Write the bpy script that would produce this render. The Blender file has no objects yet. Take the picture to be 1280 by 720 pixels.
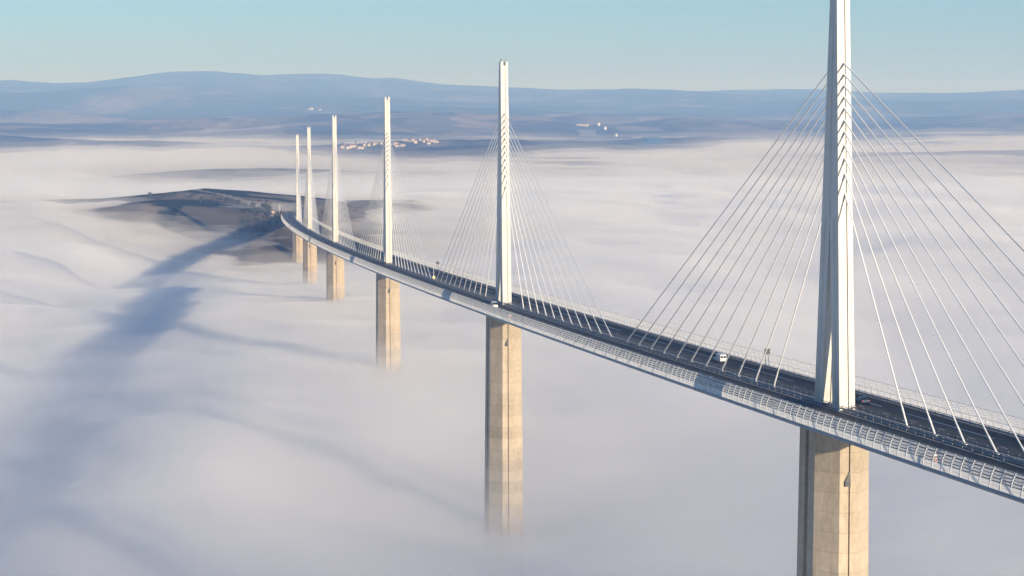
import bpy, bmesh, math, random
import numpy as np
from mathutils import Vector, Matrix, noise
random.seed(7)
PI = math.pi
C = bpy.context.scene.collection
SC = bpy.context.scene

# ------------------------------------------------------------------ calibration
Z0 = 300.0                      # height of the viewpoint over the datum
F = 2594.24                     # focal length in pixels of a 1280 wide frame
PITCH = 0.0853
X1, Y1, ZD1 = 64.68, 412.78, -59.2     # road level under the nearest pylon, relative to the viewpoint
HEAD0, CURV, SLOPE = 0.208, -1 / 20000.0, -0.03025
SPAN = 342.0
S_END = 5 * SPAN + 204.0        # abutment
S_BEG = -470.0

def axis(s):
    """point of the road axis and its heading (angle to the left of +Y)"""
    n = 24
    if s == 0: return X1, Y1, ZD1 + Z0, HEAD0
    ss = np.linspace(0, s, n); a = HEAD0 + CURV * ss
    z = ZD1 + Z0 + SLOPE * min(s, S_END)
    return (X1 - float(np.trapz(np.sin(a), ss)), Y1 + float(np.trapz(np.cos(a), ss)),
            z, HEAD0 + CURV * s)

def P(s, u, z=0.0):
    """u metres to the right of the axis, z metres above the road"""
    x, y, zz, h = axis(s)
    return Vector((x + u * math.cos(h), y + u * math.sin(h), zz + z))

def M_at(s, u=0.0, z=0.0, flip=False):
    p = P(s, u, z); h = axis(s)[3]
    return p, h + (PI if flip else 0)

# ------------------------------------------------------------------ materials
def mat(name):
    m = bpy.data.materials.new(name); m.use_nodes = True
    nt = m.node_tree; nt.nodes.clear()
    out = nt.nodes.new('ShaderNodeOutputMaterial')
    return m, nt, out

def N(nt, t, **kw):
    n = nt.nodes.new(t)
    for k, v in kw.items(): setattr(n, k, v)
    return n

def ramp(nt, fac, stops):
    r = N(nt, 'ShaderNodeValToRGB')
    e = r.color_ramp.elements
    while len(e) > 1: e.remove(e[-1])
    e[0].position = stops[0][0]; e[0].color = (*stops[0][1], 1)
    for p, c in stops[1:]:
        x = e.new(p); x.color = (*c, 1)
    nt.links.new(fac, r.inputs[0]); return r.outputs[0]

def noise_tex(nt, vec, scale, detail=4, rough=.55, dist=0.0):
    n = N(nt, 'ShaderNodeTexNoise'); n.inputs['Scale'].default_value = scale
    n.inputs['Detail'].default_value = detail; n.inputs['Roughness'].default_value = rough
    n.inputs['Distortion'].default_value = dist
    nt.links.new(vec, n.inputs['Vector']); return n.outputs['Fac']

def mapping(nt, src, sc=(1, 1, 1)):
    m = N(nt, 'ShaderNodeMapping'); m.inputs['Scale'].default_value = sc
    nt.links.new(src, m.inputs['Vector']); return m.outputs[0]

def mixc(nt, fac, a, b, mode='MIX'):
    m = N(nt, 'ShaderNodeMix', data_type='RGBA', blend_type=mode)
    for i, v in ((0, fac), (6, a), (7, b)):
        if hasattr(v, 'is_output') or isinstance(v, bpy.types.NodeSocket): nt.links.new(v, m.inputs[i])
        else: m.inputs[i].default_value = v if i == 0 else (*v, 1)
    return m.outputs[2]

def simple(name, col, rough=.6, var=.12, scale=1.5, metallic=0.0, spec=.5, mp=(1, 1, 1)):
    """paint / metal / asphalt with gentle uneven wear in its colour"""
    m, nt, out = mat(name)
    b = N(nt, 'ShaderNodeBsdfPrincipled')
    tc = N(nt, 'ShaderNodeTexCoord')
    v = mapping(nt, tc.outputs['Object'], mp)
    f = noise_tex(nt, v, scale, 5, .6)
    lo = tuple(c * (1 - var) for c in col); hi = tuple(min(1, c * (1 + var)) for c in col)
    c = ramp(nt, f, [(.3, lo), (.7, hi)])
    nt.links.new(c, b.inputs['Base Color'])
    b.inputs['Roughness'].default_value = rough; b.inputs['Metallic'].default_value = metallic
    b.inputs['Specular IOR Level'].default_value = spec
    nt.links.new(b.outputs[0], out.inputs[0]); return m

def m_concrete():
    m, nt, out = mat('pier_concrete')
    b = N(nt, 'ShaderNodeBsdfPrincipled'); tc = N(nt, 'ShaderNodeTexCoord')
    o = tc.outputs['Object']
    sep = N(nt, 'ShaderNodeSeparateXYZ'); nt.links.new(o, sep.inputs[0])
    # casting lifts 4 m high, each of a slightly different tone
    d = N(nt, 'ShaderNodeMath', operation='DIVIDE'); nt.links.new(sep.outputs[2], d.inputs[0]); d.inputs[1].default_value = 4.0
    fl = N(nt, 'ShaderNodeMath', operation='FLOOR'); nt.links.new(d.outputs[0], fl.inputs[0])
    fr = N(nt, 'ShaderNodeMath', operation='FRACT'); nt.links.new(d.outputs[0], fr.inputs[0])
    wn = N(nt, 'ShaderNodeTexWhiteNoise', noise_dimensions='1D'); nt.links.new(fl.outputs[0], wn.inputs['W'])
    base = ramp(nt, wn.outputs['Value'], [(0, (.43, .37, .285)), (.5, (.49, .42, .325)), (1, (.54, .46, .36))])
    big = ramp(nt, noise_tex(nt, mapping(nt, o, (1, 1, .35)), .35, 5), [(.3, (.80, .79, .77)), (.7, (1.0, 1.0, 1.0))])
    c = mixc(nt, 1.0, base, big, 'MULTIPLY')
    st = ramp(nt, noise_tex(nt, mapping(nt, o, (1.6, 1.6, .04)), 1.6, 6, .7), [(.42, (1, 1, 1)), (.72, (.72, .68, .62))])
    c = mixc(nt, .38, c, st, 'MULTIPLY')
    sp = ramp(nt, noise_tex(nt, mapping(nt, o, (1, 1, .6)), 1.1, 8, .75), [(.35, (.78, .76, .73)), (.6, (1.04, 1.03, 1.02))])
    c = mixc(nt, .8, c, sp, 'MULTIPLY')
    jn = ramp(nt, fr.outputs[0], [(0, (.45, .42, .38)), (.05, (1, 1, 1)), (.97, (1, 1, 1)), (1.0, (1.12, 1.1, 1.08))])
    c = mixc(nt, .6, c, jn, 'MULTIPLY')
    nt.links.new(c, b.inputs['Base Color']); b.inputs['Roughness'].default_value = .85
    nt.links.new(b.outputs[0], out.inputs[0]); return m

def m_mast():
    m, nt, out = mat('white_mast_paint'); b = N(nt, 'ShaderNodeBsdfPrincipled'); tc = N(nt, 'ShaderNodeTexCoord'); o = tc.outputs['Object']
    sep = N(nt, 'ShaderNodeSeparateXYZ'); nt.links.new(o, sep.inputs[0])
    d = N(nt, 'ShaderNodeMath', operation='DIVIDE'); nt.links.new(sep.outputs[2], d.inputs[0]); d.inputs[1].default_value = 5.8
    fr = N(nt, 'ShaderNodeMath', operation='FRACT'); nt.links.new(d.outputs[0], fr.inputs[0])
    c = ramp(nt, noise_tex(nt, mapping(nt, o, (1, 1, .12)), .8, 6, .65), [(.3, (.48, .47, .445)), (.65, (.60, .59, .555))])
    st = ramp(nt, noise_tex(nt, mapping(nt, o, (2.2, 2.2, .05)), 1.5, 6, .7), [(.5, (1, 1, 1)), (.78, (.72, .68, .62))])
    c = mixc(nt, .6, c, st, 'MULTIPLY')
    jn = ramp(nt, fr.outputs[0], [(0, (.6, .6, .6)), (.018, (1, 1, 1)), (1, (1, 1, 1))])
    c = mixc(nt, .7, c, jn, 'MULTIPLY'); nt.links.new(c, b.inputs['Base Color']); b.inputs['Roughness'].default_value = .5
    nt.links.new(b.outputs[0], out.inputs[0]); return m

def m_translucent(name, col, share=.6):
    m, nt, out = mat(name)
    a = N(nt, 'ShaderNodeBsdfDiffuse'); t = N(nt, 'ShaderNodeBsdfTranslucent')
    tc = N(nt, 'ShaderNodeTexCoord')
    f = noise_tex(nt, tc.outputs['Object'], .35, 6, .7)
    c = ramp(nt, f, [(.3, tuple(x * .86 for x in col)), (.65, col)])
    nt.links.new(c, a.inputs[0]); nt.links.new(c, t.inputs[0])
    mx = N(nt, 'ShaderNodeMixShader'); mx.inputs[0].default_value = share
    nt.links.new(a.outputs[0], mx.inputs[1]); nt.links.new(t.outputs[0], mx.inputs[2])
    nt.links.new(mx.outputs[0], out.inputs[0]); return m

def m_volume(name, dens, col=(1, 1, 1), aniso=0.0, scat=False):
    m, nt, out = mat(name)
    v = N(nt, 'ShaderNodeVolumePrincipled')
    v.inputs['Density'].default_value = dens; v.inputs['Color'].default_value = (*col, 1)
    v.inputs['Anisotropy'].default_value = aniso
    if scat: v.inputs['Absorption Color'].default_value = (1, 1, 1, 1)   # scatters blue most, absorbs nothing
    nt.links.new(v.outputs[0], out.inputs['Volume']); return m

def m_asphalt():
    m, nt, out = mat('asphalt')
    b = N(nt, 'ShaderNodeBsdfPrincipled'); tc = N(nt, 'ShaderNodeTexCoord')
    u = tc.outputs['UV']            # u across, v along the road, metres
    f = noise_tex(nt, mapping(nt, u, (1.0, .02, 1)), 1.4, 4)
    g = noise_tex(nt, mapping(nt, u, (1, .3, 1)), .25, 6)
    c1 = ramp(nt, f, [(.35, (.028, .028, .03)), (.65, (.058, .054, .052))])
    c2 = ramp(nt, g, [(.3, (.75, .75, .75)), (.7, (1.1, 1.1, 1.1))])
    nt.links.new(mixc(nt, 1.0, c1, c2, 'MULTIPLY'), b.inputs['Base Color'])
    b.inputs['Roughness'].default_value = .8
    nt.links.new(b.outputs[0], out.inputs[0]); return m

def m_ground():
    m, nt, out = mat('countryside_ground')
    b = N(nt, 'ShaderNodeBsdfDiffuse'); g = N(nt, 'ShaderNodeNewGeometry')
    pos = g.outputs['Position']
    at = N(nt, 'ShaderNodeVertexColor', layer_name='landuse')
    v = N(nt, 'ShaderNodeTexVoronoi'); v.inputs['Scale'].default_value = .0042; v.inputs['Randomness'].default_value = .9
    wob = N(nt, 'ShaderNodeVectorMath', operation='ADD')
    nz = N(nt, 'ShaderNodeTexNoise'); nz.inputs['Scale'].default_value = .002; nt.links.new(pos, nz.inputs['Vector'])
    sc = N(nt, 'ShaderNodeVectorMath', operation='SCALE'); sc.inputs['Scale'].default_value = 500
    nt.links.new(nz.outputs['Color'], sc.inputs[0]); nt.links.new(mapping(nt, pos, (1, .35, 0)), wob.inputs[0]); nt.links.new(sc.outputs[0], wob.inputs[1])
    nt.links.new(wob.outputs[0], v.inputs['Vector'])
    field = ramp(nt, v.outputs['Color'], [(0, (.13, .10, .07)), (.35, (.28, .20, .14)), (.55, (.40, .28, .21)), (.75, (.17, .14, .09)), (1, (.55, .44, .34))])
    wood = ramp(nt, noise_tex(nt, pos, .02, 5, .7), [(.3, (.03, .025, .022)), (.7, (.09, .062, .05))])
    wf = ramp(nt, noise_tex(nt, mapping(nt, pos, (1, .5, 1)), .0016, 6, .62), [(.44, (0, 0, 0)), (.52, (1, 1, 1))])
    c = mixc(nt, wf, field, wood)
    mott = ramp(nt, noise_tex(nt, pos, .03, 5, .7), [(.3, (.8, .8, .8)), (.7, (1.15, 1.15, 1.15))])
    c = mixc(nt, 1.0, c, mott, 'MULTIPLY')
    # meadow / bare field patches given by the vertex attribute (alpha = how much)
    c = mixc(nt, at.outputs['Alpha'], c, at.outputs['Color'])
    nt.links.new(c, b.inputs[0]); nt.links.new(b.outputs[0], out.inputs[0]); return m

MAT = dict(
    concrete=m_concrete(),
    mast=m_mast(),
    cable=simple('white_cable_sheath', (.82, .82, .81), .5, .04, 1),
    groove=simple('dark_recess', (.10, .10, .11), .8, .1, 1),
    steel=simple('deck_steel', (.17, .19, .23), .45, .10, .4),
    rail=simple('galvanised_rail', (.17, .18, .20), .55, .1, .6),
    asphalt=m_asphalt(),
    paintline=simple('road_paint', (.72, .72, .70), .7, .12, 2),
    slat=m_translucent('acrylic_slat', (.93, .93, .92), .62),
    post=simple('screen_post_paint', (.60, .60, .59), .5, .06, 1),
    dark=simple('dark_metal', (.05, .052, .055), .6, .2, 3),
    ground=m_ground(),
)

# ------------------------------------------------------------------ mesh helpers
class MB:
    def __init__(s): s.v = []; s.f = []; s.mi = []
    def add(s, vs, fs, mi=0):
        o = len(s.v); s.v += [tuple(v) for v in vs]
        s.f += [tuple(o + i for i in f) for f in fs]; s.mi += [mi] * len(fs)
    def box(s, a, b, mi=0, M=None):
        (x0, y0, z0), (x1, y1, z1) = a, b
        vs = [Vector(p) for p in ((x0, y0, z0), (x1, y0, z0), (x1, y1, z0), (x0, y1, z0), (x0, y0, z1), (x1, y0, z1), (x1, y1, z1), (x0, y1, z1))]
        if M: vs = [M @ v for v in vs]
        s.add(vs, [(0, 3, 2, 1), (4, 5, 6, 7), (0, 1, 5, 4), (1, 2, 6, 5), (2, 3, 7, 6), (3, 0, 4, 7)], mi)
    def loft(s, rings, closed=True, cap=True, mi=0):
        n = len(rings[0]); o = len(s.v)
        for r in rings: s.v += [tuple(p) for p in r]
        m = n if closed else n - 1
        for i in range(len(rings) - 1):
            for j in range(m):
                a = o + i * n + j; b = o + i * n + (j + 1) % n
                s.f.append((a, b, b + n, a + n)); s.mi.append(mi)
        if cap and closed:
            s.f.append(tuple(o + i for i in reversed(range(n)))); s.mi.append(mi)
            s.f.append(tuple(o + (len(rings) - 1) * n + i for i in range(n))); s.mi.append(mi)
    def tube(s, p, q, r, r2=None, n=8, mi=0):
        p, q = Vector(p), Vector(q); d = (q - p).normalized()
        a = d.orthogonal().normalized(); b = d.cross(a)
        r2 = r if r2 is None else r2
        s.loft([[p + (a * math.cos(t) + b * math.sin(t)) * r for t in [2 * PI * k / n for k in range(n)]],
                [q + (a * math.cos(t) + b * math.sin(t)) * r2 for t in [2 * PI * k / n for k in range(n)]]], mi=mi)
    def build(s, name, mats, parent=None, smooth=False):
        me = bpy.data.meshes.new(name); me.from_pydata(s.v, [], s.f)
        for m in (mats if isinstance(mats, (list, tuple)) else [mats]): me.materials.append(m)
        me.polygons.foreach_set('material_index', s.mi)
        if smooth: me.polygons.foreach_set('use_smooth', [True] * len(s.f))
        me.update(); o = bpy.data.objects.new(name, me); C.objects.link(o)
        if parent: o.parent = parent
        return o

def tag(o, label=None, cat=None, group=None, kind=None):
    for k, v in (('label', label), ('category', cat), ('group', group), ('kind', kind)):
        if v: o[k] = v
    return o

def empty(name, loc, rz=0, label=None, cat=None, group=None):
    o = bpy.data.objects.new(name, None); C.objects.link(o)
    o.location = loc; o.rotation_euler = (0, 0, rz); o.empty_display_size = 1
    return tag(o, label, cat, group)

def copy_tree(o, parent=None):
    c = o.copy(); C.objects.link(c)
    if parent: c.parent = parent
    for ch in list(o.children): copy_tree(ch, c)
    return c

# ------------------------------------------------------------------ bridge deck
S_LIST = [S_BEG + (S_END - S_BEG) * k / 260 for k in range(261)]
PF = [(-14.2, -.02), (-16.0, -.10), (-16.15, -.38), (-15.9, -.75), (-13.6, -1.25), (-2.6, -4.2), (2.6, -4.2), (13.6, -1.25),
      (15.9, -.75), (16.15, -.38), (16.0, -.10), (14.2, -.02)]
deck = empty('bridge_deck', P(0, 0, 0), 0,
             'long slender curving motorway deck with slatted windscreens along both edges, carried over the fog', 'bridge deck')
DL = Vector(deck.location)
def dmesh(mb, name, m, smooth=False, parent=None):
    mb.v = [(x - DL.x, y - DL.y, z - DL.z) for x, y, z in mb.v]
    return mb.build(name, m, parent or deck, smooth)
g = MB(); g.loft([[P(s, u, z) for u, z in PF] for s in S_LIST]); dmesh(g, 'box_girder', MAT['steel'])

# windscreens: panels of horizontal acrylic slats between inward curving posts
SCR = [(16.02, .0), (16.02, .55), (15.97, 1.05), (15.87, 1.5), (15.70, 2.05), (15.47, 2.6), (15.2, 3.15)]
def scr_at(z):
    for (u0, z0), (u1, z1) in zip(SCR, SCR[1:]):
        if z <= z1: return u0 + (u1 - u0) * (z - z0) / (z1 - z0)
    return SCR[-1][0]
PITCHP = 3.5
NPAN = int((S_END - S_BEG) / PITCHP)
for side in (-1, 1):
    sl = MB(); fa = MB()
    rnd = random.Random(5 + side)
    for k in range(NPAN):
        s0 = S_BEG + k * PITCHP + .09; s1 = S_BEG + (k + 1) * PITCHP - .09
        for zb, zt in ((0.02, .54), (.57, 1.08)):
            j = rnd.uniform(-.012, .012)
            q = [P(s0, side * (scr_at(zb) + j), zb), P(s1, side * (scr_at(zb) + j), zb), P(s1, side * (scr_at(zt) + j), zt), P(s0, side * (scr_at(zt) + j), zt)]
            fa.add(q, [(0, 1, 2, 3)])
        for zb in (1.33, 1.80, 2.27, 2.76):
            zt = zb + .25
            q = [P(s0, side * (scr_at(zb) + .10), zb - .02), P(s1, side * (scr_at(zb) + .10), zb - .02),
                 P(s1, side * (scr_at(zt) - .03), zt), P(s0, side * (scr_at(zt) - .03), zt)]
            sl.add(q, [(0, 1, 2, 3)])
    w = dmesh(fa, 'windscreen', MAT['slat'])
    dmesh(sl, 'slats', MAT['slat'], parent=w)
    # top rail of the base panels and the head rail
    tr = MB()
    for z, a in ((1.12, .035), (3.15, .03)):
        u = scr_at(z)
        tr.loft([[P(s, side * (u + dx), z + dz) for dx, dz in ((-a, -a), (a, -a), (a, a), (-a, a))] for s in S_LIST])
    dmesh(tr, 'rail', MAT['post'], parent=w)

# posts: the nearest hundred are parts of their own, the rest of them one part
def post_mesh():
    b = MB(); rings = []
    for i, (u, z) in enumerate(SCR):
                rings.append([Vector((u - 16 + dx, dy, z)) for dx, dy in ((-.15 + i * .01, -.04), (.03, -.04), (.03, .04), (-.15 + i * .01, .04))])
    b.loft(rings); return b
pm = post_mesh()
posts = [(S_BEG + k * PITCHP, side) for k in range(NPAN + 1) for side in (-1, 1)]
vis = [p for p in posts if p[0] > (-104 if p[1] < 0 else -62)]
near = sorted(vis, key=lambda p: p[0])[:100]; nearset = set(near)
first = None
for s, side in near:
    p = P(s, side * 16, 0); h = axis(s)[3]
    if first is None:
        first = pm.build('screen_post', MAT['post'], deck); o = first
    else:
        o = first.copy(); C.objects.link(o); o.parent = deck
    o.location = p - DL; o.rotation_euler = (0, 0, h + (0 if side > 0 else PI))
rest = MB()
for s, side in posts:
    if (s, side) in nearset: continue
    p = P(s, side * 16, 0); h = axis(s)[3]
    M = Matrix.Translation(p) @ Matrix.Rotation(h + (0 if side > 0 else PI), 4, 'Z')
    rest.add([M @ Vector(v) for v in pm.v], pm.f)
tag(dmesh(rest, 'screen_posts', MAT['post']), kind='stuff')

# guard rails: median pair and shoulder rails, with their little posts
for u in (-12.9, -1.35, 1.35, 12.9):
    b = MB()
    for z0, z1 in ((.42, .72), (.92, 1.02)):
        b.loft([[P(s, u + dx, z) for dx, z in ((-.05, z0), (.05, z0), (.05, z1), (-.05, z1))] for s in S_LIST])
    s = S_BEG + 2
    while s < S_END:
        M = Matrix.Translation(P(s, u, 0)) @ Matrix.Rotation(axis(s)[3], 4, 'Z')
        b.box((-.045, -.06, 0), (.045, .06, 1.05), 0, M); s += 4.0
    dmesh(b, 'guard_rail', MAT['rail'])
b = MB(); b.loft([[P(s, dx, z) for dx, z in ((-.95, 0.0), (-.9, .16), (.9, .16), (.95, 0.0))] for s in S_LIST]); dmesh(b, 'median_kerb', MAT['steel'])
for sd in (-1, 1):
    b = MB(); b.loft([[P(s, sd * u, z) for u, z in ((13.2, 0.0), (13.22, .14), (14.1, .14), (14.15, 0.0))] for s in S_LIST]); dmesh(b, 'edge_kerb', MAT['steel'])

# road and markings (sheets)
def strip(name, uas, m, s0, s1, step, z, dash=None):
    b = MB(); uv = []
    for ua, ub in uas:
        s = s0
        while s < s1:
            e = min(s + (dash[0] if dash else step), s1)
            b.add([P(s, ua, z), P(s, ub, z), P(e, ub, z), P(e, ua, z)], [(0, 1, 2, 3)])
            uv += [(ua, s), (ub, s), (ub, e), (ua, e)]
            s = s + dash[1] if dash else e
    o = b.build(name, m)
    l = o.data.uv_layers.new(name='UVMap'); l.data.foreach_set('uv', [c for p in uv for c in p])
    return o
S_ROAD = S_END + 130
tag(strip('road', [(-13.15, -.98), (.98, 13.15)], MAT['asphalt'], S_BEG, S_ROAD, 10, .004), kind='structure',
    label='dark asphalt motorway carriageways running along the deck')
lm = MB()
def mark(uas, s0, s1, dash=None):
    for ua, ub in uas:
        s = s0
        while s < s1:
            e = min(s + (dash[0] if dash else 10), s1)
            lm.add([P(s, ua, .009), P(s, ub, .009), P(e, ub, .009), P(e, ua, .009)], [(0, 1, 2, 3)])
            s = s + dash[1] if dash else e
mark([(-2.15, -1.93), (1.93, 2.15), (-9.3, -9.08)], S_BEG, S_ROAD)
mark([(9.08, 9.38)], S_BEG, S_ROAD, (39, 52)); mark([(5.5, 5.66), (-5.66, -5.5)], S_BEG, S_ROAD, (3, 13))
tag(lm.build('lane_markings', MAT['paintline']), kind='structure', label='white lane lines and dashes painted on the motorway')

# ------------------------------------------------------------------ pylons
HS = [43.1, 47.0, 50.0, 52.5, 55.1, 57.3, 59.7, 61.9, 64.1, 66.3, 68.5]
MASTH = 87.0
def Lm(h): return 7.1 - .0640 * h            # half length along the bridge
def Wm(h): return 1.62 - .0035 * h            # half width across
def ring_leg(v0, v1, w, z, gr=.26, gd=.28, front=True, back=True):
    """outline of a box member (v along the bridge), grooved down the faces across the road and along the sides"""
    pts = []
    f0, f1 = v0, v1
    pts += [(-w, f0)]
    if front: pts += [(.12, f0), (.12, f0 + gd), (.12 + gr, f0 + gd), (.12 + gr, f0)]
    pts += [(w, f0)]
    m = (v0 + v1) / 2; k = min(.22 * (v1 - v0), .5)
    pts += [(w, m - k), (w - .22, m), (w, m + k)]
    pts += [(w, f1)]
    if back: pts += [(.12 + gr, f1), (.12 + gr, f1 - gd), (.12, f1 - gd), (.12, f1)]
    pts += [(-w, f1)]
    pts += [(-w, m + k), (-w + .22, m), (-w, m - k)]
    return [Vector((u, v, z)) for u, v in pts]
def make_pylon():
    root = empty('pylon', (0, 0, 0))
    JH = 38.0                                  # where the two legs meet
    for sgn in (-1, 1):
        b = MB(); rings = []
        for k in range(20):
            z = JH * k / 19 + (-.0 if k else .02)
            t = z / JH
            L = Lm(z); th = 4.6 - 0.05 * t; inner = max(.02, L - th - (0.0))
            gap = 3.1 * (1 - t)
            inner = max(.012, gap)
            if sgn < 0: rings.append(ring_leg(-L, -inner, Wm(z), z))
            else: rings.append(ring_leg(inner, L, Wm(z), z))
        b.loft(rings); b.build('leg', MAT['mast'], root)
    b = MB(); rings = []
    for k in range(16):
        z = JH + .004 + (MASTH - 1.4 - JH) * k / 15
        rings.append(ring_leg(-Lm(z), Lm(z), Wm(z) - (.0), z))
    b.loft(rings)
    z0 = MASTH - 1.4; w = Wm(z0)
    for sx in (-1, 1):                          # the two horns at the head
        x0, x1 = (-w, -w * .38) if sx < 0 else (w * .38, w)
        b.box((x0, -Lm(z0), z0), (x1, Lm(z0), MASTH))
    b.build('mast', MAT['mast'], root)
    b = MB()
    for y in (-.6, .9):
        b = MB(); b.tube((-w * .7, y, MASTH), (-w * .7, y, MASTH + .9), .09, n=6); b.build('beacon', MAT['dark'], root)
    b = MB(); b.tube((w * .7, 0, MASTH), (w * .7, 0, MASTH + 1.3), .05, n=6); b.build('lightning_rod', MAT['dark'], root)
    # foot plinths
    for sgn in (-1, 1):
        b = MB(); b.box((-1.9, min(sgn * 2.3, sgn * 7.4), -.02), (1.9, max(sgn * 2.3, sgn * 7.4), .35)); b.build('foot', MAT['steel'], root)
    for i, hz in enumerate(HS):
        a = 37.0 + 12.51 * i
        for sgn in (-1, 1):
            top = Vector((0, sgn * (Lm(hz) - .15), hz)); bot = Vector((0, sgn * a, .5 + SLOPE * sgn * a))
            # sag of the deck curve towards the right of the tangent
            off = -CURV * a * a / 2
            bot.x += off
            b = MB(); b.tube(top, bot, .145, n=8)
            c = b.build('stay_cable', MAT['cable'], root)
            d = (top - bot).normalized()
            e = MB(); e.tube(bot - d * .6, bot + d * 3.9, .20, .19, n=8); e.tube(bot + d * 3.9, bot + d * 4.5, .19, .11, n=8)
            e.box((bot.x - .38, bot.y - .5, bot.z - .5), (bot.x + .38, bot.y + .5, bot.z - .12))
            e.build('lower_sheath', MAT['cable'], c)
            e = MB(); e.tube(top + d * .05, top - d * 1.9, .25, .20, n=8)
            e.build('upper_sheath', MAT['cable'], c)
    return root
# the stay fan, the masts and the piers are built once and copied
PLAB = ['nearest and tallest white pylon, its head cut off by the top of the picture',
        'second nearest white pylon, standing alone near the middle of the span of fog',
        'third white pylon from the camera, in front of the distant village',
        'fourth white pylon from the camera, second row of stays from the bridge end fan',
        'fifth white pylon from the camera, next to last before the hill',
        'farthest white pylon, last before the bridge meets the wooded hill']
ILAB = ['nearest pale concrete pier, wide and sunlit with a dark groove, cut by the picture bottom',
        'second nearest concrete pier, its long shaft fading softly down into the fog',
        'third concrete pier from the camera, sinking into fog below the third pylon',
        'fourth concrete pier from the camera, short above the fog',
        'fifth concrete pier, right one of the far close pair by the hillside',
        'farthest concrete pier, left one of the close pair in front of the hillside']

def pier_ring(sg, dz):
    k = 1 + .00155 * dz
    pts = [(-1.95, 8.5), (-.13, 8.5), (-.13, 7.9), (.17, 7.9), (.17, 8.5), (1.95, 8.5), (5.6, 4.4), (5.6, .9), (-5.6, .9), (-5.6, 4.4)]
    if dz > 92:      # the two columns join lower down
        pts[7] = (5.6, .02); pts[8] = (-5.6, .02)
    out = [Vector((u * k, sg * v * k, -dz)) for u, v in pts]
    return out if sg > 0 else out[::-1]
def make_pier():
    root = empty('bridge_pier', (0, 0, 0))
    for sg in (-1, 1):
        b = MB(); b.loft([pier_ring(sg, dz) for dz in (4.3, 12, 24, 36, 48, 60, 72, 84, 91.9, 92.1, 120, 150, 185, 230)])
        o = b.build('column', MAT['concrete'], root)
    b = MB()   # bearing blocks under the girder
    for sg in (-1, 1):
        for x in (-2.1, 2.1): b.box((x - .9, sg * 4.2 - 1, -4.32), (x + .9, sg * 4.2 + 1, -3.6))
    b.build('bearing', MAT['steel'], root)
    # dark inspection cradle hanging on the face by the groove
    b = MB(); z = -14.6
    b.loft([[Vector((-.95, -9.1, z)), Vector((.15, -9.1, z)), Vector((.15, -8.2, z)), Vector((-.95, -8.2, z))],
            [Vector((-1.0, -9.1, z + .9)), Vector((.15, -9.1, z + .9)), Vector((.15, -8.2, z + .9)), Vector((-1.0, -8.2, z + .9))],
            [Vector((-.1, -8.75, z + 2.9)), Vector((.15, -8.75, z + 2.9)), Vector((.15, -8.2, z + 2.9)), Vector((-.1, -8.2, z + 2.9))]])
    b.build('inspection_cradle', MAT['dark'], root)
    return root
py0 = make_pylon(); pi0 = make_pier()
for i in range(6):
    s = i * SPAN
    o = py0 if i == 0 else copy_tree(py0)
    p = P(s, 0, 0); h = axis(s)[3]
    o.location = p; o.rotation_euler = (0, 0, h); tag(o, PLAB[i], 'pylon', 'white pylons carrying the stay cables')
    o = pi0 if i == 0 else copy_tree(pi0)
    o.location = p; o.rotation_euler = (0, 0, h); tag(o, ILAB[i], 'bridge pier', 'concrete piers under the deck')

# ------------------------------------------------------------------ terrain
def lerp(x, xs, ys): return float(np.interp(x, xs, ys))
def sstep(x, a, b):
    t = min(1, max(0, (x - a) / (b - a))); return t * t * (3 - 2 * t)
def fb(x, y, sc, oct=4, seed=0.0):
    return noise.fractal(Vector((x / sc + seed, y / sc + seed * .7, seed)), 1.0, 2.0, oct, noise_basis='PERLIN_ORIGINAL')
RX = [-700, -300, 0, 15, 75, 110, 150, 215, 270, 335, 400, 430, 470, 490, 520, 550, 620, 700, 760, 820, 880, 920, 1020, 1100, 1200, 1280, 1600, 2000]
RY = [104, 98, 101, 100.4, 104.5, 103, 98, 91, 89.5, 96, 94, 95, 100, 99, 103, 107, 110, 112.5, 112, 114.5, 114, 113, 112.5, 117, 115.5, 112.5, 108, 112]
EX = [-600, 0, 300, 420, 500, 620, 680, 760, 900, 1000, 1280, 1900]
EY = [6300, 6300, 6500, 6200, 5200, 5300, 6900, 7100, 7900, 8800, 9600, 9600]
TX = [-1600, -1000, -700, -552, -470, -416, -360, -300, -245, -185, -60, 0, 100, 250, 500, 900]
TZ = [-156, -133, -123, -117.5, -110, -104.5, -108, -113, -119, -137, -158, -165, -175, -200, -240, -300]
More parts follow.
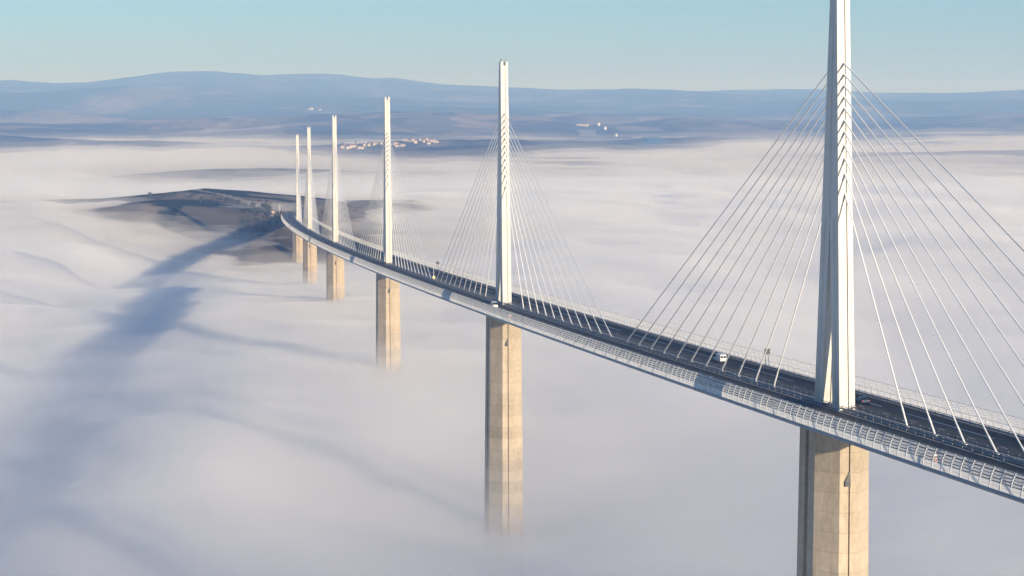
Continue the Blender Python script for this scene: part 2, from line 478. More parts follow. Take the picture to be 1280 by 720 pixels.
def ground_h(x, y):
    d = math.hypot(x, y)
    px = 640 + F * math.tan(math.atan2(x, max(y, 1))) if y > 1 and abs(x / y) < .9 else (2000 if x > 0 else -700)
    px = max(-700, min(2000, px))
    base = -285.0
    # far country
    E = lerp(px, EX, EY)
    if d > E - 1500:
        zr = (138.3 - lerp(px, RX, RY)) / F * 22000
        za = lerp(d, [E - 1500, E, E + 700, max(9000, E + 1000), max(11000, E + 2000), 13000, 16000, 19500, 22000, 26000, 34000],
                  [-285, -139, -122, -104, -62, -74, 15, zr * .62 + 5, zr, zr * .7, zr * .4])
        zb = lerp(d, [E - 1500, E, E + 900, 13000, 16000, 19500, 22000, 26000, 34000],
                  [-285, -139, -112, -72, 0, zr * .62 + 5, zr, zr * .7, zr * .4])
        kb = sstep(E, 7200, 9000); z1 = za * (1 - kb) + zb * kb
        amp = 85 * sstep(d, E, E + 3500) * (1 - .72 * sstep(d, 18500, 21500)) + 5
        z1 += amp * fb(x, y * .8, 2600, 5, 3.1)
        z1 += 52 * math.exp(-((px - 500) / 230) ** 2 - ((d - 11300) / 800) ** 2) + 80 * math.exp(-((px - 1260) / 130) ** 2 - ((d - 13500) / 1100) ** 2)
        z1 += 75 * math.exp(-((d - 16800 - 900 * fb(x, y, 4000, 2, 30.1)) / 900) ** 2) * (.45 + .9 * fb(x, y * .5, 2600, 4, 17.7)) * (1 - sstep(px, 650, 900))
        z1 += 11 * sstep(d, E, E + 1500) * fb(x, y, 620, 5, 9.2)
        z1 += 7 * sstep(d, 18000, 21000) * fb(x, y, 700, 4, 12.2)
        base = z1
    # the abutment hill
    if 1400 < y < 4200:
        top = lerp(x, TX, TZ)
        fy = lerp(y, [1400, 1700, 1900, 2000, 2120, 2330, 2800, 3100, 3500, 4200], [-200, -120, -62, -38, -20, 0, 0, -22, -70, -200])
        h = top + fy + 1.8 * fb(x, y, 160, 4, 5.5) * sstep(abs(y - 2320) + abs(x + 238), 60, 180)
        h = max(h, -300 + 171.5 * math.exp(-(((x + 195) / 190) ** 4) - ((y - 2900) / 330) ** 4) + 3 * fb(x, y, 160, 4, 8.5))
        h -= 26 * (1 - sstep(x, -305, -262)) * (1 - sstep(y, 2140, 2330))
        base = max(base, h) if d < 4500 else base
    if 3300 < d < 11000:
        base = max(base, -149 + 38 * fb(x, y * .6, 1500, 4, 8.8) * sstep(d, 3300, 4600) - 40 * (1 - sstep(d, 3300, 4600)))
    return base
# fan shaped sheet, dense in the viewed sector, out past the far ridges
az = sorted(set([-80, -70, -60, -50, -42, -36, -30, -26, -23, -20, -18] + [round(-16 + 32 * k / 560, 4) for k in range(561)] + [18, 20, 23, 26, 30, 36, 42, 50, 60, 70, 80]))
ds = [15, 150, 400, 800, 1200, 1500] + [1600 + 22 * k for k in range(80)] + [3400, 3700, 4100, 4500]
d = 4600.0
while d < 34000: ds.append(d); d *= 1.0085
gb_v = []; gb_f = []; cols = []
for a in az:
    ra = math.radians(a)
    for dd in ds:
        x, y = dd * math.sin(ra), dd * math.cos(ra)
        gb_v.append((x, y, ground_h(x, y) + Z0))
nd = len(ds)
for i in range(len(az) - 1):
    for j in range(nd - 1):
        a = i * nd + j; gb_f.append((a, a + nd, a + nd + 1, a + 1))
me = bpy.data.meshes.new('terrain'); me.from_pydata(gb_v, [], gb_f)
me.materials.append(MAT['ground']); me.polygons.foreach_set('use_smooth', [True] * len(gb_f))
ca = me.color_attributes.new('landuse', 'FLOAT_COLOR', 'POINT')
def pxof(x, y, z): # picture position of a place, for laying out the fields
    yc = y * math.cos(PITCH) - (z) * math.sin(PITCH); zc = z * math.cos(PITCH) + y * math.sin(PITCH)
    return 640 + F * x / yc, 360 - F * zc / yc
buf = np.zeros(len(gb_v) * 4, dtype=np.float32)
# (x, d, half width, half depth, heading, colour, strength) pale fields, bare ground and woods in metres
FIELDS = []
def fld(px, d, wpx, dep, col, s=1.0, tilt=0.0):
    FIELDS.append(((px - 640) / F * d, d, wpx / F * d / 2, dep / 2, tilt, col, s))
pale = (.56, .48, .38); tan_ = (.40, .29, .22); wd = (.03, .04, .03)
fld(300, 10300, 110, 330, pale, .9, -.05); fld(205, 9600, 60, 200, tan_, .6); fld(110, 7700, 50, 260, pale, .5, .1); fld(88, 7300, 18, 150, pale, .9)
fld(5, 8300, 16, 200, pale, .7); fld(385, 10400, 80, 300, tan_, .5); fld(350, 11000, 120, 300, (.2, .15, .13), .5); fld(560, 9800, 150, 500, (.2, .15, .13), .6)
fld(610, 8200, 90, 260, tan_, .8, -.05); fld(700, 9500, 110, 220, tan_, .7); fld(590, 7900, 60, 150, pale, .7, .04); fld(735, 10000, 26, 500, pale, .5)
fld(690, 8100, 130, 120, pale, .55); fld(800, 10300, 60, 320, tan_, .6, -.08); fld(820, 9400, 70, 160, pale, .8, -.25); fld(870, 9900, 40, 120, pale, .5)
fld(1215, 12300, 44, 350, (.26, .18, .15), .9, .1); fld(1180, 12800, 90, 600, (.2, .14, .13), .6); fld(1090, 13500, 120, 500, (.16, .12, .11), .5)
fld(1240, 11600, 60, 400, wd, .9); fld(540, 8600, 40, 200, tan_, .5); fld(190, 8300, 60, 120, tan_, .5); fld(60, 9900, 90, 150, tan_, .4)
fld(640, 12000, 160, 500, wd, .6); fld(545, 8900, 130, 300, wd, .5); fld(480, 6700, 90, 260, wd, .6); fld(590, 6300, 120, 260, wd, .7)
fld(940, 12000, 160, 900, (.15, .11, .1), .5)
for i, (x, y, z) in enumerate(gb_v):
    if y < 1500: continue
    if y < 4300:
        # heath and dry grass on the hill crest, woods on its flanks
        n1 = fb(x, y, 130, 4, 1.3)
        top = lerp(x, TX, TZ) + Z0
        crest = sstep(z - top, -9, -2)
        n2 = .5 + .5 * n1
        col = (np.array((.23, .19, .15)) * crest + np.array((.145, .125, .105)) * (1 - crest)) * (1 + .5 * fb(x, y, 45, 3, 6.6))
        w = sstep(n1 + .30 * (1 - crest) + .35 * fb(x, y, 38, 3, 3.9) - .12, .0, .12)
        if abs(x + 250) < 120 and y < 2350: w *= .35
        col = col * (1 - w) + np.array(wd) * w
        # pale track along the crest down to the bridge
        tx = lerp(y, [2340, 2450, 2600, 2750], [-262, -300, -345, -420])
        if abs(x - tx) < 5 and y > 2420: col = np.array((.38, .33, .26))
        buf[i * 4:i * 4 + 4] = (*col, 1.0); continue
    if y > 12500:
        k = .85 * sstep(y, 12500, 15500) * (.72 + 1.1 * fb(x, y, 1100, 5, 15.0)); buf[i * 4:i * 4 + 4] = (.035, .045, .04, max(0, min(1, k)))
    for fx, fy, hw, hd, tl, col, s in FIELDS:
        dx = x - fx; dy = y - fy - tl * dx * 4
        if abs(dx) < hw * 1.2 and abs(dy) < hd * 1.2:
            k = s * (1 - sstep(abs(dx) / hw + .25 * fb(x, y, 300, 2, 2), .85, 1.0)) * (1 - sstep(abs(dy) / hd + .3 * fb(x, y, 250, 2, 4), .7, 1.0))
            if k > buf[i * 4 + 3]: buf[i * 4:i * 4 + 4] = (*col, k)
ca.data.foreach_set('color', buf)
me.update(); terrain = bpy.data.objects.new('terrain', me); C.objects.link(terrain)
tag(terrain, kind='structure', label='hazy wooded hills and fields beyond the sea of fog')

# river loop showing beyond the fog
b = MB(); rl = []
pts = [(748, 8900), (772, 9150), (795, 9250), (812, 8950), (822, 8450), (818, 7950), (803, 7600)]
cv = []
for t in range(61):
    f = t / 60 * (len(pts) - 1); i = min(int(f), len(pts) - 2); f -= i
    p0 = pts[max(i - 1, 0)]; p1 = pts[i]; p2 = pts[i + 1]; p3 = pts[min(i + 2, len(pts) - 1)]
    q = [.5 * (2 * p1[k] + (p2[k] - p0[k]) * f + (2 * p0[k] - 5 * p1[k] + 4 * p2[k] - p3[k]) * f * f + (3 * p1[k] - p0[k] - 3 * p2[k] + p3[k]) * f ** 3) for k in (0, 1)]
    cv.append(Vector(((q[0] - 640) / F * q[1], q[1], 0)))
for i, p in enumerate(cv):
    d = (cv[min(i + 1, 60)] - cv[max(i - 1, 0)]).normalized(); n = Vector((-d.y, d.x, 0))
    w = 18 + 26 * (i / 60)
    rl.append([Vector(((p + n * e * w).x, (p + n * e * w).y, max(ground_h(p.x, p.y), ground_h((p + n * w).x, p.y), ground_h((p - n * w).x, p.y)) + Z0 + 3)) for e in (-1, 1)])
b.loft(rl, closed=False)
m, nt, out = mat('river_water'); bs = N(nt, 'ShaderNodeBsdfPrincipled'); bs.inputs['Base Color'].default_value = (.015, .04, .07, 1); bs.inputs['Roughness'].default_value = .45; bs.inputs['Specular IOR Level'].default_value = .25
tc = N(nt, 'ShaderNodeTexCoord'); bp = N(nt, 'ShaderNodeBump'); bp.inputs['Strength'].default_value = .3
nt.links.new(noise_tex(nt, tc.outputs['Object'], .05, 4), bp.inputs['Height']); nt.links.new(bp.outputs[0], bs.inputs['Normal']); nt.links.new(bs.outputs[0], out.inputs[0])
tag(b.build('river', m), kind='structure', label='blue bend of water in the far valley')


# ------------------------------------------------------------------ bridge end, traffic and roadside things
MAT.update(
    vanwhite=simple('white_vehicle_paint', (.75, .75, .74), .3, .03, 1),
    navy=simple('dark_blue_vehicle_paint', (.02, .05, .10), .25, .05, 1),
    glass=simple('vehicle_glass', (.02, .025, .03), .08, .05, 1),
    tyre=simple('tyre_rubber', (.02, .02, .02), .85, .1, 4),
    rim=simple('wheel_rim', (.35, .35, .36), .35, .05, 3, .6),
    red=simple('red_lamp_glass', (.40, .02, .015), .3, .05, 3),
    clear=simple('clear_lamp_glass', (.7, .7, .68), .2, .05, 3),
    yellow=simple('pale_yellow_paint', (.66, .60, .30), .5, .06, 3),
    orange=simple('orange_paint', (.72, .20, .05), .5, .06, 3),
    housewall=simple('rendered_wall', (.46, .41, .35), .85, .12, .2),
    tile=simple('clay_tiles', (.27, .165, .125), .85, .2, .5),
    slate=simple('slate_roof', (.14, .15, .17), .7, .15, .5),
    tank=simple('white_tank_paint', (.62, .62, .61), .4, .04, .3),
    pane=simple('window_glass', (.05, .06, .07), .15, .1, 1),
    bark=simple('bark', (.09, .07, .05), .9, .25, 2),
    leaf=simple('dark_foliage', (.045, .055, .030), .8, .45, .35),
    leafbrown=simple('winter_foliage', (.11, .075, .05), .85, .4, .35),
    abut=simple('abutment_concrete', (.40, .36, .30), .85, .12, .3),
)
b = MB()
b.loft([[P(s, u, z) for u, z in ((-15.6, -.9), (15.6, -.9), (17.5, -14), (-17.5, -14))] for s in (S_END - 6, S_END + 14)])
o = b.build('bridge_abutment', MAT['abut']); tag(o, 'low concrete abutment where the deck lands on the hill', 'abutment')
b = MB(); b.loft([[P(s, u, z) for u, z in ((-15.5, -.02), (15.5, -.02), (22, -4.5), (-22, -4.5))] for s in [S_END + 1 + 10 * k for k in range(14)]])
tag(b.build('embankment', MAT['ground']), kind='structure', label='earth bank carrying the motorway beyond the bridge end')

def wheel(root, x, y, r, w):
    b = MB(); b.tube((x - w / 2, y, r), (x + w / 2, y, r), r, n=20); o = b.build('wheel', MAT['tyre'], root)
    sx = 1 if x > 0 else -1
    e = MB(); e.tube((x + sx * (w / 2 - .02), y, r), (x + sx * (w / 2 + .012), y, r), r * .6, n=16); e.build('rim', MAT['rim'], o)
def shell(prof, w, top_in, name, m, root, zt):
    """side outline (y, z) drawn across the width, narrower towards the roof"""
    b = MB(); zs = [z for _, z in prof]
    def wd(z): return w - top_in * max(0, (z - zt)) / max(.01, max(zs) - zt)
    b.loft([[Vector((-wd(z), y, z)) for y, z in prof], [Vector((-wd(z) * .94, y, z + .0)) if False else Vector((wd(z), y, z)) for y, z in prof]])
    o = b.build(name, m, root)
    mo = o.modifiers.new('bevel', 'BEVEL'); mo.width = .07; mo.segments = 2; mo.limit_method = 'ANGLE'; mo.angle_limit = .5
    return o
def make_van(s, u, flip, label, loc_name='van'):
    p, h = M_at(s, u, .012, flip)
    t = empty(loc_name, p, h, label, 'van')
    shell([(-2.75, .35), (-2.78, 1.0), (-2.7, 2.35), (-2.55, 2.48), (1.05, 2.48), (1.35, 2.36), (2.05, 1.42), (2.7, 1.22), (2.82, .85), (2.8, .35)], .98, .12, 'body', MAT['vanwhite'], t, 1.2)
    b = MB(); b.add([(-.84, 1.42, 2.285), (.84, 1.42, 2.285), (.9, 2.03, 1.475), (-.9, 2.03, 1.475)], [(0, 1, 2, 3)])
    for v in range(4): b.v[v] = (b.v[v][0], b.v[v][1] + .03, b.v[v][2] + .03)
    b.build('windscreen_glass', MAT['glass'], t)
    for sx in (-1, 1):
        b = MB(); b.loft([[Vector((sx * (.985 + dx - (z - 1.2) * .09), y, z)) for y, z in ((.55, 1.4), (1.75, 1.4), (1.3, 2.1), (.55, 2.1))] for dx in (-.02, .02)]); b.build('side_window', MAT['glass'], t)
        b = MB(); b.box((sx * .42 - .34, -2.80, 1.45), (sx * .42 + .34, -2.735, 2.1)); b.build('rear_window', MAT['glass'], t)
        b = MB(); b.box((sx * .9 - .06, -2.83, .75), (sx * .9 + .06, -2.75, 1.3)); b.build('tail_lamp', MAT['red'], t)
        b = MB(); b.box((sx * .78 - .16, 2.74, .82), (sx * .78 + .16, 2.86, 1.05)); b.build('headlight', MAT['clear'], t)
        for y in (-1.75, 1.85): wheel(t, sx * .88, y, .34, .22)
    b = MB(); b.box((-.95, -2.9, .38), (.95, -2.74, .58)); b.build('bumper', MAT['dark'], t)
    t.scale = (.88, .88, .84)
    return t
def make_car(s, u, flip, label, m):
    p, h = M_at(s, u, .012, flip)
    t = empty('car', p, h, label, 'car')
    shell([(-2.15, .32), (-2.2, .7), (-2.1, 1.0), (-1.5, 1.04), (1.05, .98), (2.05, .82), (2.18, .6), (2.15, .32)], .89, .06, 'body', m, t, .8)
    shell([(-1.75, 1.0), (-1.25, 1.40), (-.9, 1.46), (.1, 1.46), (.35, 1.40), (1.15, .96)], .78, .16, 'cabin', m, t, 1.0)
    b = MB(); b.add([(-.62, -1.34, 1.36), (.62, -1.34, 1.36), (.72, -1.74, 1.04), (-.72, -1.74, 1.04)], [(0, 1, 2, 3)]); b.v = [(x, y - .03, z + .02) for x, y, z in b.v]; b.build('rear_window', MAT['glass'], t)
    b = MB(); b.add([(-.62, .42, 1.38), (.62, .42, 1.38), (.74, 1.1, 1.0), (-.74, 1.1, 1.0)], [(0, 1, 2, 3)]); b.v = [(x, y + .03, z + .02) for x, y, z in b.v]; b.build('windscreen_glass', MAT['glass'], t)
    for sx in (-1, 1):
        b = MB(); b.loft([[Vector((sx * (.79 + dx - (z - 1.0) * .36), y, z)) for y, z in ((-1.45, 1.05), (.85, 1.05), (.3, 1.36), (-1.15, 1.36))] for dx in (-.02, .02)]); b.build('side_window', MAT['glass'], t)
        b = MB(); b.box((sx * .7 - .14, -2.23, .72), (sx * .7 + .14, -2.12, .9)); b.build('tail_lamp', MAT['red'], t)
        b = MB(); b.box((sx * .66 - .16, 2.05, .58), (sx * .66 + .16, 2.2, .74)); b.build('headlight', MAT['clear'], t)
        for y in (-1.35, 1.35): wheel(t, sx * .8, y, .31, .2)
    return t
make_van(99.8, 7.6, False, 'white van driving away on the right carriageway beyond the nearest pylon')
make_van(SPAN - 22.7, -7.6, True, 'white van beside the second pylon, only its roof showing over the slatted screen')
make_car(4.0, 7.4, False, 'dark blue car just right of the nearest pylon foot, its rear catching the sun', MAT['navy'])

def sign_panel(s, label):
    p, h = M_at(s, 15.05, .02); t = empty('road_sign', p, h, label, 'road sign', 'road signs on the right edge of the deck')
    b = MB(); b.tube((-.35, 0, 0), (-.35, 0, 4.2), .06, n=8); b.tube((.35, 0, 0), (.35, 0, 4.2), .06, n=8); b.build('posts', MAT['dark'], t)
    b = MB(); b.box((-.75, -.11, 2.95), (.75, -.07, 4.3)); o = b.build('panel', MAT['dark'], t)
    mo = o.modifiers.new('bevel', 'BEVEL'); mo.width = .03; mo.segments = 2
sign_panel(86, 'small dark square sign at the right screen between the nearest two pylons, closer one')
sign_panel(SPAN + 261, 'tiny dark square sign above the right screen, between second and third pylon')

def phone(s, label):
    p, h = M_at(s, -14.55, .15); t = empty('emergency_phone', p, h, label, 'emergency phone', 'orange phones behind the left screen')
    b = MB(); b.box((-.22, -.28, .0), (.22, .28, 1.6)); o = b.build('housing', MAT['orange'], t); mo = o.modifiers.new('bevel', 'BEVEL'); mo.width = .06; mo.segments = 2
    b = MB(); b.box((-.3, -.36, 1.62), (.3, .36, 1.75)); b.build('hood', MAT['vanwhite'], t)
phone(-83, 'orange phone box behind the left slats at the right end of the picture')
phone(SPAN - 87, 'orange phone box behind the left slats just right of the second pier top')

p, h = M_at(SPAN + 170, 0, .17); t = empty('roadside_cabinet', p, h, 'small pale yellow cabinet with a thin mast on the median between second and third pylon', 'cabinet')
b = MB(); b.box((-.6, -.6, 0), (.6, .6, 1.6)); o = b.build('cabinet_body', MAT['yellow'], t); mo = o.modifiers.new('bevel', 'BEVEL'); mo.width = .05; mo.segments = 2
b = MB(); b.tube((0, 0, 1.6), (0, 0, 5.2), .11, .07, n=8); b.build('mast', MAT['cable'], t)

# street lamps at the bridge end
def make_lamp():
    t = empty('lamp_post', (0, 0, 0))
    b = MB(); b.tube((0, 0, 0), (0, 0, 10.5), .16, .09, n=8); b.build('pole', MAT['cable'], t)
    b = MB(); b.tube((0, 0, 10.4), (1.6, 0, 10.9), .07, n=6); b.build('arm', MAT['cable'], t)
    b = MB(); b.box((1.3, -.15, 10.82), (2.2, .15, 10.98)); b.build('lamp_head', MAT['rail'], t)
    return t
lp = make_lamp()
for i, (s, u) in enumerate([(S_END + 12, -17.5), (S_END + 48, -17.5), (S_END + 90, -17.5), (S_END + 30, 17.5)]):
    o = lp if i == 0 else copy_tree(lp)
    p, h = M_at(s, u, -1.2); o.location = p; o.rotation_euler = (0, 0, h + (PI if u > 0 else 0))
    tag(o, 'thin white lamp post standing beside the motorway where the bridge ends', 'lamp post', 'lamp posts at the bridge end')
# little motorway building at the bridge end
def house(name, w, d, h, rh, wallm, roofm, label, cat, group=None, nwin=3, parts=True):
    t = empty(name, (0, 0, 0), 0, label, cat, group)
    b = MB(); b.loft([[Vector((-w / 2, y, -6)), Vector((w / 2, y, -6)), Vector((w / 2, y, h)), Vector((0, y, h + rh)), Vector((-w / 2, y, h))] for y in (-d / 2, d / 2)])
    b.build('wall', wallm, t)
    b = MB(); e = .5
    for sx in (-1, 1):
        b.loft([[Vector((0, y, h + rh + .05)), Vector((sx * (w / 2 + e), y, h - e * rh / (w / 2) + .05)), Vector((sx * (w / 2 + e), y, h - e * rh / (w / 2) + .3)), Vector((0, y, h + rh + .35))] for y in (-d / 2 - e, d / 2 + e)])
    b.build('roof', roofm, t)
    if parts:
        for k in range(nwin):
            y = -d / 2 + d * (k + .5) / nwin
            for sx in (-1, 1):
                b = MB(); b.box((sx * (w / 2 + .01) - .03, y - .6, 1.2), (sx * (w / 2 + .01) + .03, y + .6, 2.8)); b.build('window', MAT['pane'], t)
    return t
hs = house('service_building', 7, 11, 3.4, 1.8, MAT['housewall'], MAT['tile'], 'small pale building with a red roof beside the lamp posts at the bridge end', 'building')
p, h = M_at(S_END + 25, -27, 0); hs.location = (p.x, p.y, ground_h(p.x, p.y) + Z0); hs.rotation_euler = (0, 0, h + .4)

# ---- far village
def find_d(px, py, lo=5200, hi=19000):
    best = None
    d = lo
    while d < hi:
        x = (px - 640) / F * d; yy = pxof(x, d, ground_h(x, d))[1]
        if best is None or abs(yy - py) < best[0]: best = (abs(yy - py), d)
        if abs(yy - py) < .6: return d
        d += 40
    return best[1]
rv = random.Random(3)
def put(o, px, py, rz=None, lo=5200):
    d = find_d(px, py, lo); x = (px - 640) / F * d
    o.location = (x, d, ground_h(x, d) + Z0); o.rotation_euler = (0, 0, rv.uniform(0, PI) if rz is None else rz)
protos = {}
def vill(cl, pts, label, group):
    for px, py in pts:
        w = rv.choice([9, 11, 13]); d = rv.choice([12, 16, 20, 24]); k = (w, d)
        if k not in protos: protos[k] = house('house', w, d, rv.uniform(6, 8.5), 3, MAT['housewall'], MAT['tile'], None, None, parts=False); o = protos[k]
        else: o = copy_tree(protos[k])
        put(o, px, py); tag(o, label, 'house', group)
vill(0, [(429, 185), (433, 183.5), (437, 185), (442, 184), (434, 186)], 'tiny village house in the loose cluster just right of the fourth pylon', 'village houses right of the fourth pylon')
vill(1, [(450, 186), (456, 182.5), (460, 183), (464, 181), (468, 181.5), (472, 180.5), (476, 181)], 'tiny village house in the row just left of the third pylon', 'village houses left of the third pylon')
vill(2, [(494, 181), (499, 183.5), (503, 183)], 'tiny village house just right of the third pylon', 'village houses right of the third pylon')
vill(3, [(506, 176.5), (510, 176), (514, 177.5), (518, 176), (522, 177), (526, 176.5), (530, 177.5), (534, 176), (538, 178), (542, 177), (545, 178.5), (520, 179), (536, 180)],
     'tiny pale house in the bright village row between the second and third pylons', 'village houses in the bright row')
VTREES = [(rv.uniform(426, 548), rv.uniform(179, 188)) for _ in range(46)]
fb_ = house('farm_building', 16, 34, 12, 5, MAT['tank'], MAT['tile'], 'bright farm building standing alone on the slope above the fourth pylon', 'farm building', nwin=4); put(fb_, 389, 137, .9)
f2 = house('barn', 12, 16, 7, 3, MAT['tank'], MAT['slate'], 'little white barn right of the bright farm building', 'barn', nwin=2); put(f2, 401, 137.5, 1.3)
ib = house('warehouse', 26, 60, 9, 3, MAT['abut'], MAT['slate'], 'grey warehouse on the far slope left of the white tanks', 'warehouse', nwin=5); put(ib, 728, 157, 1.35)
def make_tank(label, px, py, r, h):
    t = empty('storage_tank', (0, 0, 0), 0, label, 'storage tank', 'white tanks in the far valley')
    b = MB(); b.tube((0, 0, -3), (0, 0, h), r, n=24); b.build('shell', MAT['tank'], t)
    b = MB(); b.tube((0, 0, h + .02), (0, 0, h + r * .45), r * 1.04, r * .1, n=24); b.build('roof', MAT['tank'], t); put(t, px, py, 0)
make_tank('uppermost of the three white tanks in the far valley', 748, 156.5, 7, 12)
make_tank('middle one of the three white tanks in the far valley', 756, 162, 7, 13)
make_tank('lowest of the three white tanks, near the river bend', 770, 170, 6, 11)

# ---- trees on the hill
def make_tree(seed, H, m, n=420):
    rd = random.Random(seed); t = empty('tree', (0, 0, 0))
    b = MB(); b.tube((0, 0, -1), (0, 0, H * .45), .03 * H, .018 * H, n=7)
    lobes = []
    for k in range(9):
        a = rd.uniform(0, 2 * PI); rr = rd.uniform(.12, .30) * H; z = rd.uniform(.42, .85) * H
        c = Vector((rr * math.cos(a), rr * math.sin(a), z)); lobes.append((c, rd.uniform(.12, .2) * H))
        b.tube((0, 0, H * rd.uniform(.25, .45)), c, .012 * H, .004 * H, n=5)
    lobes.append((Vector((0, 0, H * .85)), .17 * H))
    b.build('trunk', MAT['bark'], t)
    b = MB()
    for k in range(n):
        c, r0 = rd.choice(lobes)
        d = Vector((rd.gauss(0, 1), rd.gauss(0, 1), rd.gauss(0, 1))).normalized() * r0 * rd.uniform(.45, 1.1)
        p = c + d; q = rd.uniform(.02, .045) * H
        u = Vector((rd.gauss(0, 1), rd.gauss(0, 1), rd.gauss(0, 1))).normalized(); v = u.orthogonal().normalized()
        b.add([p - u * q, p + v * q * .8, p + u * q, p - v * q * .8 + u * q * .3], [(0, 1, 2, 3)])
    b.build('crown', m, t); return t
tp = [make_tree(1, 10, MAT['leaf']), make_tree(2, 9, MAT['leaf']), make_tree(3, 8, MAT['leafbrown'])]
used = [False] * 3
def put_tree(x, y, sc, label, group=None, kind=None):
    k = rv.randrange(3) if kind is None else kind
    if used[k]: o = copy_tree(tp[k])
    else: o = tp[k]; used[k] = True
    o.location = (x, y, ground_h(x, y) + Z0 - .2); o.rotation_euler = (0, 0, rv.uniform(0, 6)); o.scale = (sc, sc, sc * rv.uniform(.85, 1.1)); tag(o, label, 'tree', group)
put_tree(-272, 2325, 1.15, 'round dark tree standing out on the skyline left of the bridge end', kind=0)
for i in range(46):
    x = rv.uniform(-300, -252); y = rv.uniform(2215, 2330)
    put_tree(x, y, rv.uniform(.6, .95), 'small tree in the dark wood on the slope left of the bridge end', 'trees on the slope left of the bridge end')
for i in range(34):
    a = rv.uniform(0, 1); x = -430 + a * 130 + rv.uniform(-14, 14); y = 2500 - a * 70 + rv.uniform(-40, 40)
    put_tree(x, y, rv.uniform(.55, .9), 'tree in the dark wood just below the crest of the hill', 'trees below the hill crest')
for i in range(26):
    s = S_END + rv.uniform(60, 210); u = rv.choice([-1, 1]) * rv.uniform(26, 48)
    p = P(s, u)
    put_tree(p.x, p.y, rv.uniform(.6, 1.0), 'tree lining the motorway beyond the bridge end', 'trees beyond the bridge end')

for px_, py_ in VTREES:
    d_ = find_d(px_, py_); put_tree((px_ - 640) / F * d_, d_, rv.uniform(.8, 1.5), 'dark tree among the houses of the far village', 'trees around the far village', kind=rv.randrange(2))
# ------------------------------------------------------------------ fog
def fog_base(x, y):
    """height of the fog sea relative to the viewpoint"""
    b = -131.0
    low = sstep(y + .2 * (x + 200), 1500, 1760) * (1 - sstep(y, 2300, 2750)) * sstep(x, -420, -300) * (1 - sstep(x, -170, 60))
    b += -17 * low
    b -= 18 * math.exp(-((x - 40) / 130) ** 2 - ((y - 680) / 230) ** 2)
    n = 7 * fb(x, y * .7, 560, 3, 2.2) + 2.5 * fb(x, y, 150, 3, 7.7)
    n += 15 * (abs(fb(x, y * .8, 330, 3, 21.3)) - .18) + 6.5 * (abs(fb(x, y, 105, 3, 14.9)) - .18)
    n += 8 * fb(x, y, 2100, 2, 4.4) * sstep(y, 1500, 4000)
    n += (17 + 9 * sstep(y, 4500, 7000)) * fb(x * .8, y * .45, 900, 4, 6.1) * sstep(y, 2900, 5000)
    b -= 30 * math.exp(-((x - 450) / 330) ** 2 - ((y - 8500) / 1500) ** 2)
    b += 8.5 * (1 - sstep(x, -395, -325)) * sstep(y, 2050, 2250) * (1 - sstep(y, 2480, 2640))
    b -= 22 * math.exp(-((x + 300) / 420) ** 2 - ((y - 6400) / 1100) ** 2)
    # drifts lying against the hill
    b += 14 * math.exp(-((x + 560) / 170) ** 2 - ((y - 2380) / 160) ** 2)
    b += 7 * math.exp(-((x + 850) / 200) ** 2 - ((y - 2500) / 260) ** 2)
    return b + n
DL_ALL = [40.0]
while DL_ALL[-1] < 16500: DL_ALL.append(DL_ALL[-1] * 1.0135 + .5)
FB = {}
def fog_shell(name, m, dz_top, dz_bot, dmin=40.0, dmax=16500):
    azs = [-60, -45, -34, -27, -22] + [-18 + 36 * k / 230 for k in range(231)] + [22, 27, 34, 45, 60]
    dl = [d for d in DL_ALL if dmin - 1 <= d <= dmax]
    tv = []; bv = []
    for a in azs:
        r = math.radians(a)
        for dd in dl:
            x, y = dd * math.sin(r), dd * math.cos(r); key = (a, dd)
            if key not in FB: FB[key] = fog_base(x, y)
            z = FB[key]; dt = dz_top(dd) if callable(dz_top) else dz_top
            tv.append((x, y, z + dt + Z0)); bv.append((x, y, z + dz_bot + Z0))
    n = len(dl); k = len(tv); f = []
    for i in range(len(azs) - 1):
        for j in range(n - 1):
            a = i * n + j; f.append((a, a + n, a + n + 1, a + 1))
            if dz_bot is not None: f.append((k + a, k + a + 1, k + a + n + 1, k + a + n))
    for j in range(n - 1):
        f.append((j, j + 1, k + j + 1, k + j)); a = (len(azs) - 1) * n + j; f.append((a + 1, a, k + a, k + a + 1))
    for i in range(len(azs) - 1):
        a = i * n; f.append((a + n, a, k + a, k + a + n)); a = i * n + n - 1; f.append((a, a + n, k + a + n, k + a))
    me = bpy.data.meshes.new(name); me.from_pydata(tv + bv, [], f); me.materials.append(m)
    me.polygons.foreach_set('use_smooth', [True] * len(f)); me.update()
    o = bpy.data.objects.new(name, me); C.objects.link(o); return o
m, nt, out = mat('deep_fog'); df = N(nt, 'ShaderNodeBsdfDiffuse'); df.inputs[0].default_value = (.93, .93, .93, 1); nt.links.new(df.outputs[0], out.inputs[0])
tag(fog_shell('fog_bank', m_volume('fog', .032), lambda d: -6 * (1 - sstep(d, 800, 1350)) - 22 * sstep(d, 3000, 4600), -46), kind='stuff', label='dense white valley fog the piers sink into')
tag(fog_shell('near_mist', m_volume('near_mist', .0065), lambda d: -8 + 12 * (1 - sstep(d, 900, 1500)), -12, 40, 1560), kind='stuff', label='soft upper layer of the near fog')
tag(fog_shell('far_fog', m_volume('far_fog', .0048), lambda d: -16 + 17 * sstep(d, 2900, 4000), -22, 2800, 16300), kind='stuff', label='soft upper layer of the far fog')
tag(fog_shell('far_mist', m_volume('far_mist', .0009), lambda d: .4 + 15 * sstep(d, 2900, 4800), -2, 2800, 16000), kind='stuff', label='veil of mist over the distant fog')
tag(fog_shell('high_mist', m_volume('high_mist', .00018), lambda d: .4 + 33 * sstep(d, 2900, 5500), -3, 2850, 16200), kind='stuff', label='thinnest veil of mist over the distant fog')
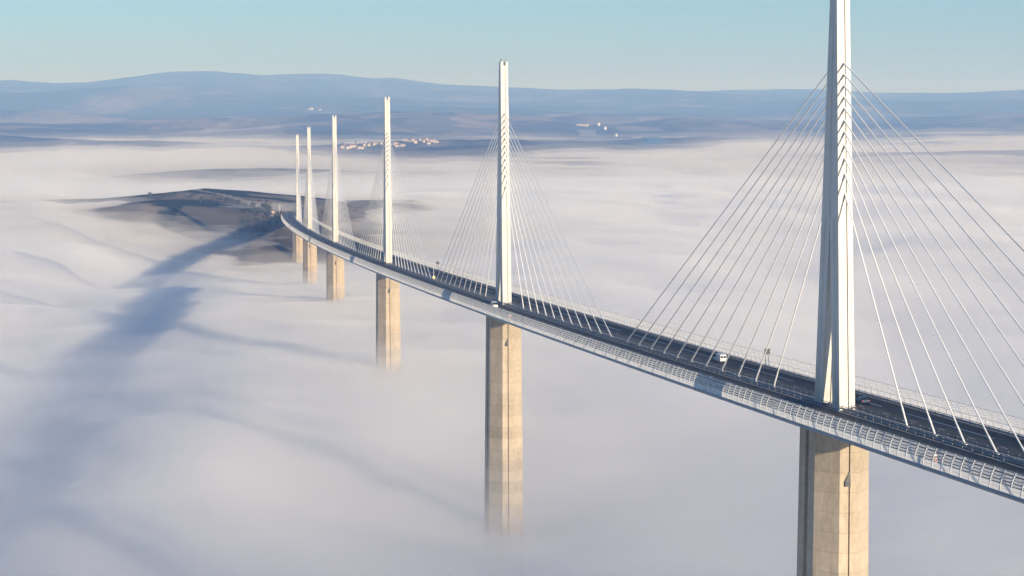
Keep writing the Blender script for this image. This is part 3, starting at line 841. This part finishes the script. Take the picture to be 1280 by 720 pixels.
tag(fog_shell('mist_layer', m_volume('thin_mist', .0024), lambda d: .4 + 26 * (1 - sstep(d, 2000, 3700)) * (1 - .6 * sstep(d, 800, 1250)), -2, 41, 3900), kind='stuff', label='thin mist drifting over the fog sea')
tag(fog_shell('deep_fog', m, -38, -42), kind='stuff', label='opaque depth of the valley fog')

# loose mist patches lying over the flank of the hill
for i, (x, y, z, rx, ry, rz) in enumerate([(-640, 2330, -126, 190, 130, 15), (-450, 2270, -129, 130, 100, 15), (-830, 2450, -123, 220, 150, 14),
        (-350, 2300, -130, 80, 90, 10), (-560, 2440, -119, 100, 80, 9), (-60, 2400, -133, 150, 90, 11), (-720, 2600, -120, 170, 110, 11), (-330, 2150, -137, 90, 90, 11),
        (30, 2550, -134, 170, 120, 10), (-300, 2420, -114, 60, 60, 6), (-900, 2300, -122, 160, 150, 13)]):
    bm = bmesh.new(); bmesh.ops.create_icosphere(bm, subdivisions=4, radius=1)
    for v in bm.verts:
        c = v.co.copy(); k = 1 + .55 * noise.fractal(c * 1.5 + Vector((i * 7.1, 0, 0)), 1, 2, 4)
        v.co = Vector((c.x * rx * k, c.y * ry * k, c.z * rz * k))
    me = bpy.data.meshes.new('mist_patch'); bm.to_mesh(me); bm.free()
    if i == 0: MPM = m_volume('patch_mist', .0065)
    me.materials.append(MPM); o = bpy.data.objects.new('mist_patch', me); C.objects.link(o); o.location = (x, y, z + Z0)
    tag(o, kind='stuff', label='loose drift of mist over the hillside')

# haze round everything
b = MB(); b.box((-36000, -600, Z0 - 300), (36000, 35500, Z0 + 440))
tag(b.build('haze', m_volume('haze', 1.05e-4, (.27, .50, 1.0), scat=True)), kind='stuff', label='blue morning haze over the far hills')

# ------------------------------------------------------------------ light, sky, camera
SUN_EL = math.radians(10.8); AZ = math.radians(37)     # light runs 37 degrees to the left of the view
ldir = Vector((-math.sin(AZ) * math.cos(SUN_EL), math.cos(AZ) * math.cos(SUN_EL), -math.sin(SUN_EL)))
sun = bpy.data.lights.new('sun', 'SUN'); sun.energy = 5.0; sun.angle = math.radians(.53); sun.color = (1.0, .855, .67)
so = bpy.data.objects.new('sun', sun); C.objects.link(so); so.rotation_euler = ldir.to_track_quat('-Z', 'Y').to_euler()
W = bpy.data.worlds.new('World'); SC.world = W; W.use_nodes = True
nt = W.node_tree; nt.nodes.clear()
sky = N(nt, 'ShaderNodeTexSky', sky_type='NISHITA'); sky.sun_disc = False; sky.sun_elevation = SUN_EL
sd = -ldir; sky.sun_rotation = math.atan2(sd.x, sd.y)
sky.altitude = 700; sky.air_density = 1.0; sky.dust_density = .8; sky.ozone_density = 5.2
bg = N(nt, 'ShaderNodeBackground'); bg.inputs[1].default_value = .108
wo = N(nt, 'ShaderNodeOutputWorld'); nt.links.new(sky.outputs[0], bg.inputs[0]); nt.links.new(bg.outputs[0], wo.inputs[0])

cam = bpy.data.cameras.new('camera'); cam.sensor_width = 36; cam.lens = F / 1280 * 36; cam.clip_start = 1; cam.clip_end = 90000
co = bpy.data.objects.new('camera', cam); C.objects.link(co); co.location = (0, 0, Z0); co.rotation_euler = (PI / 2 - PITCH, 0, 0)
SC.camera = co
SC.view_settings.view_transform = 'Standard'; SC.view_settings.look = 'None'; SC.view_settings.gamma = 1; SC.view_settings.exposure = 0.48
SC.cycles.max_bounces = 10; SC.cycles.volume_bounces = 5; SC.cycles.diffuse_bounces = 4; SC.cycles.transparent_max_bounces = 16
SC.cycles.use_denoising = True; SC.cycles.use_adaptive_sampling = True; SC.cycles.adaptive_threshold = .03
SC.cycles.sample_clamp_indirect = 6
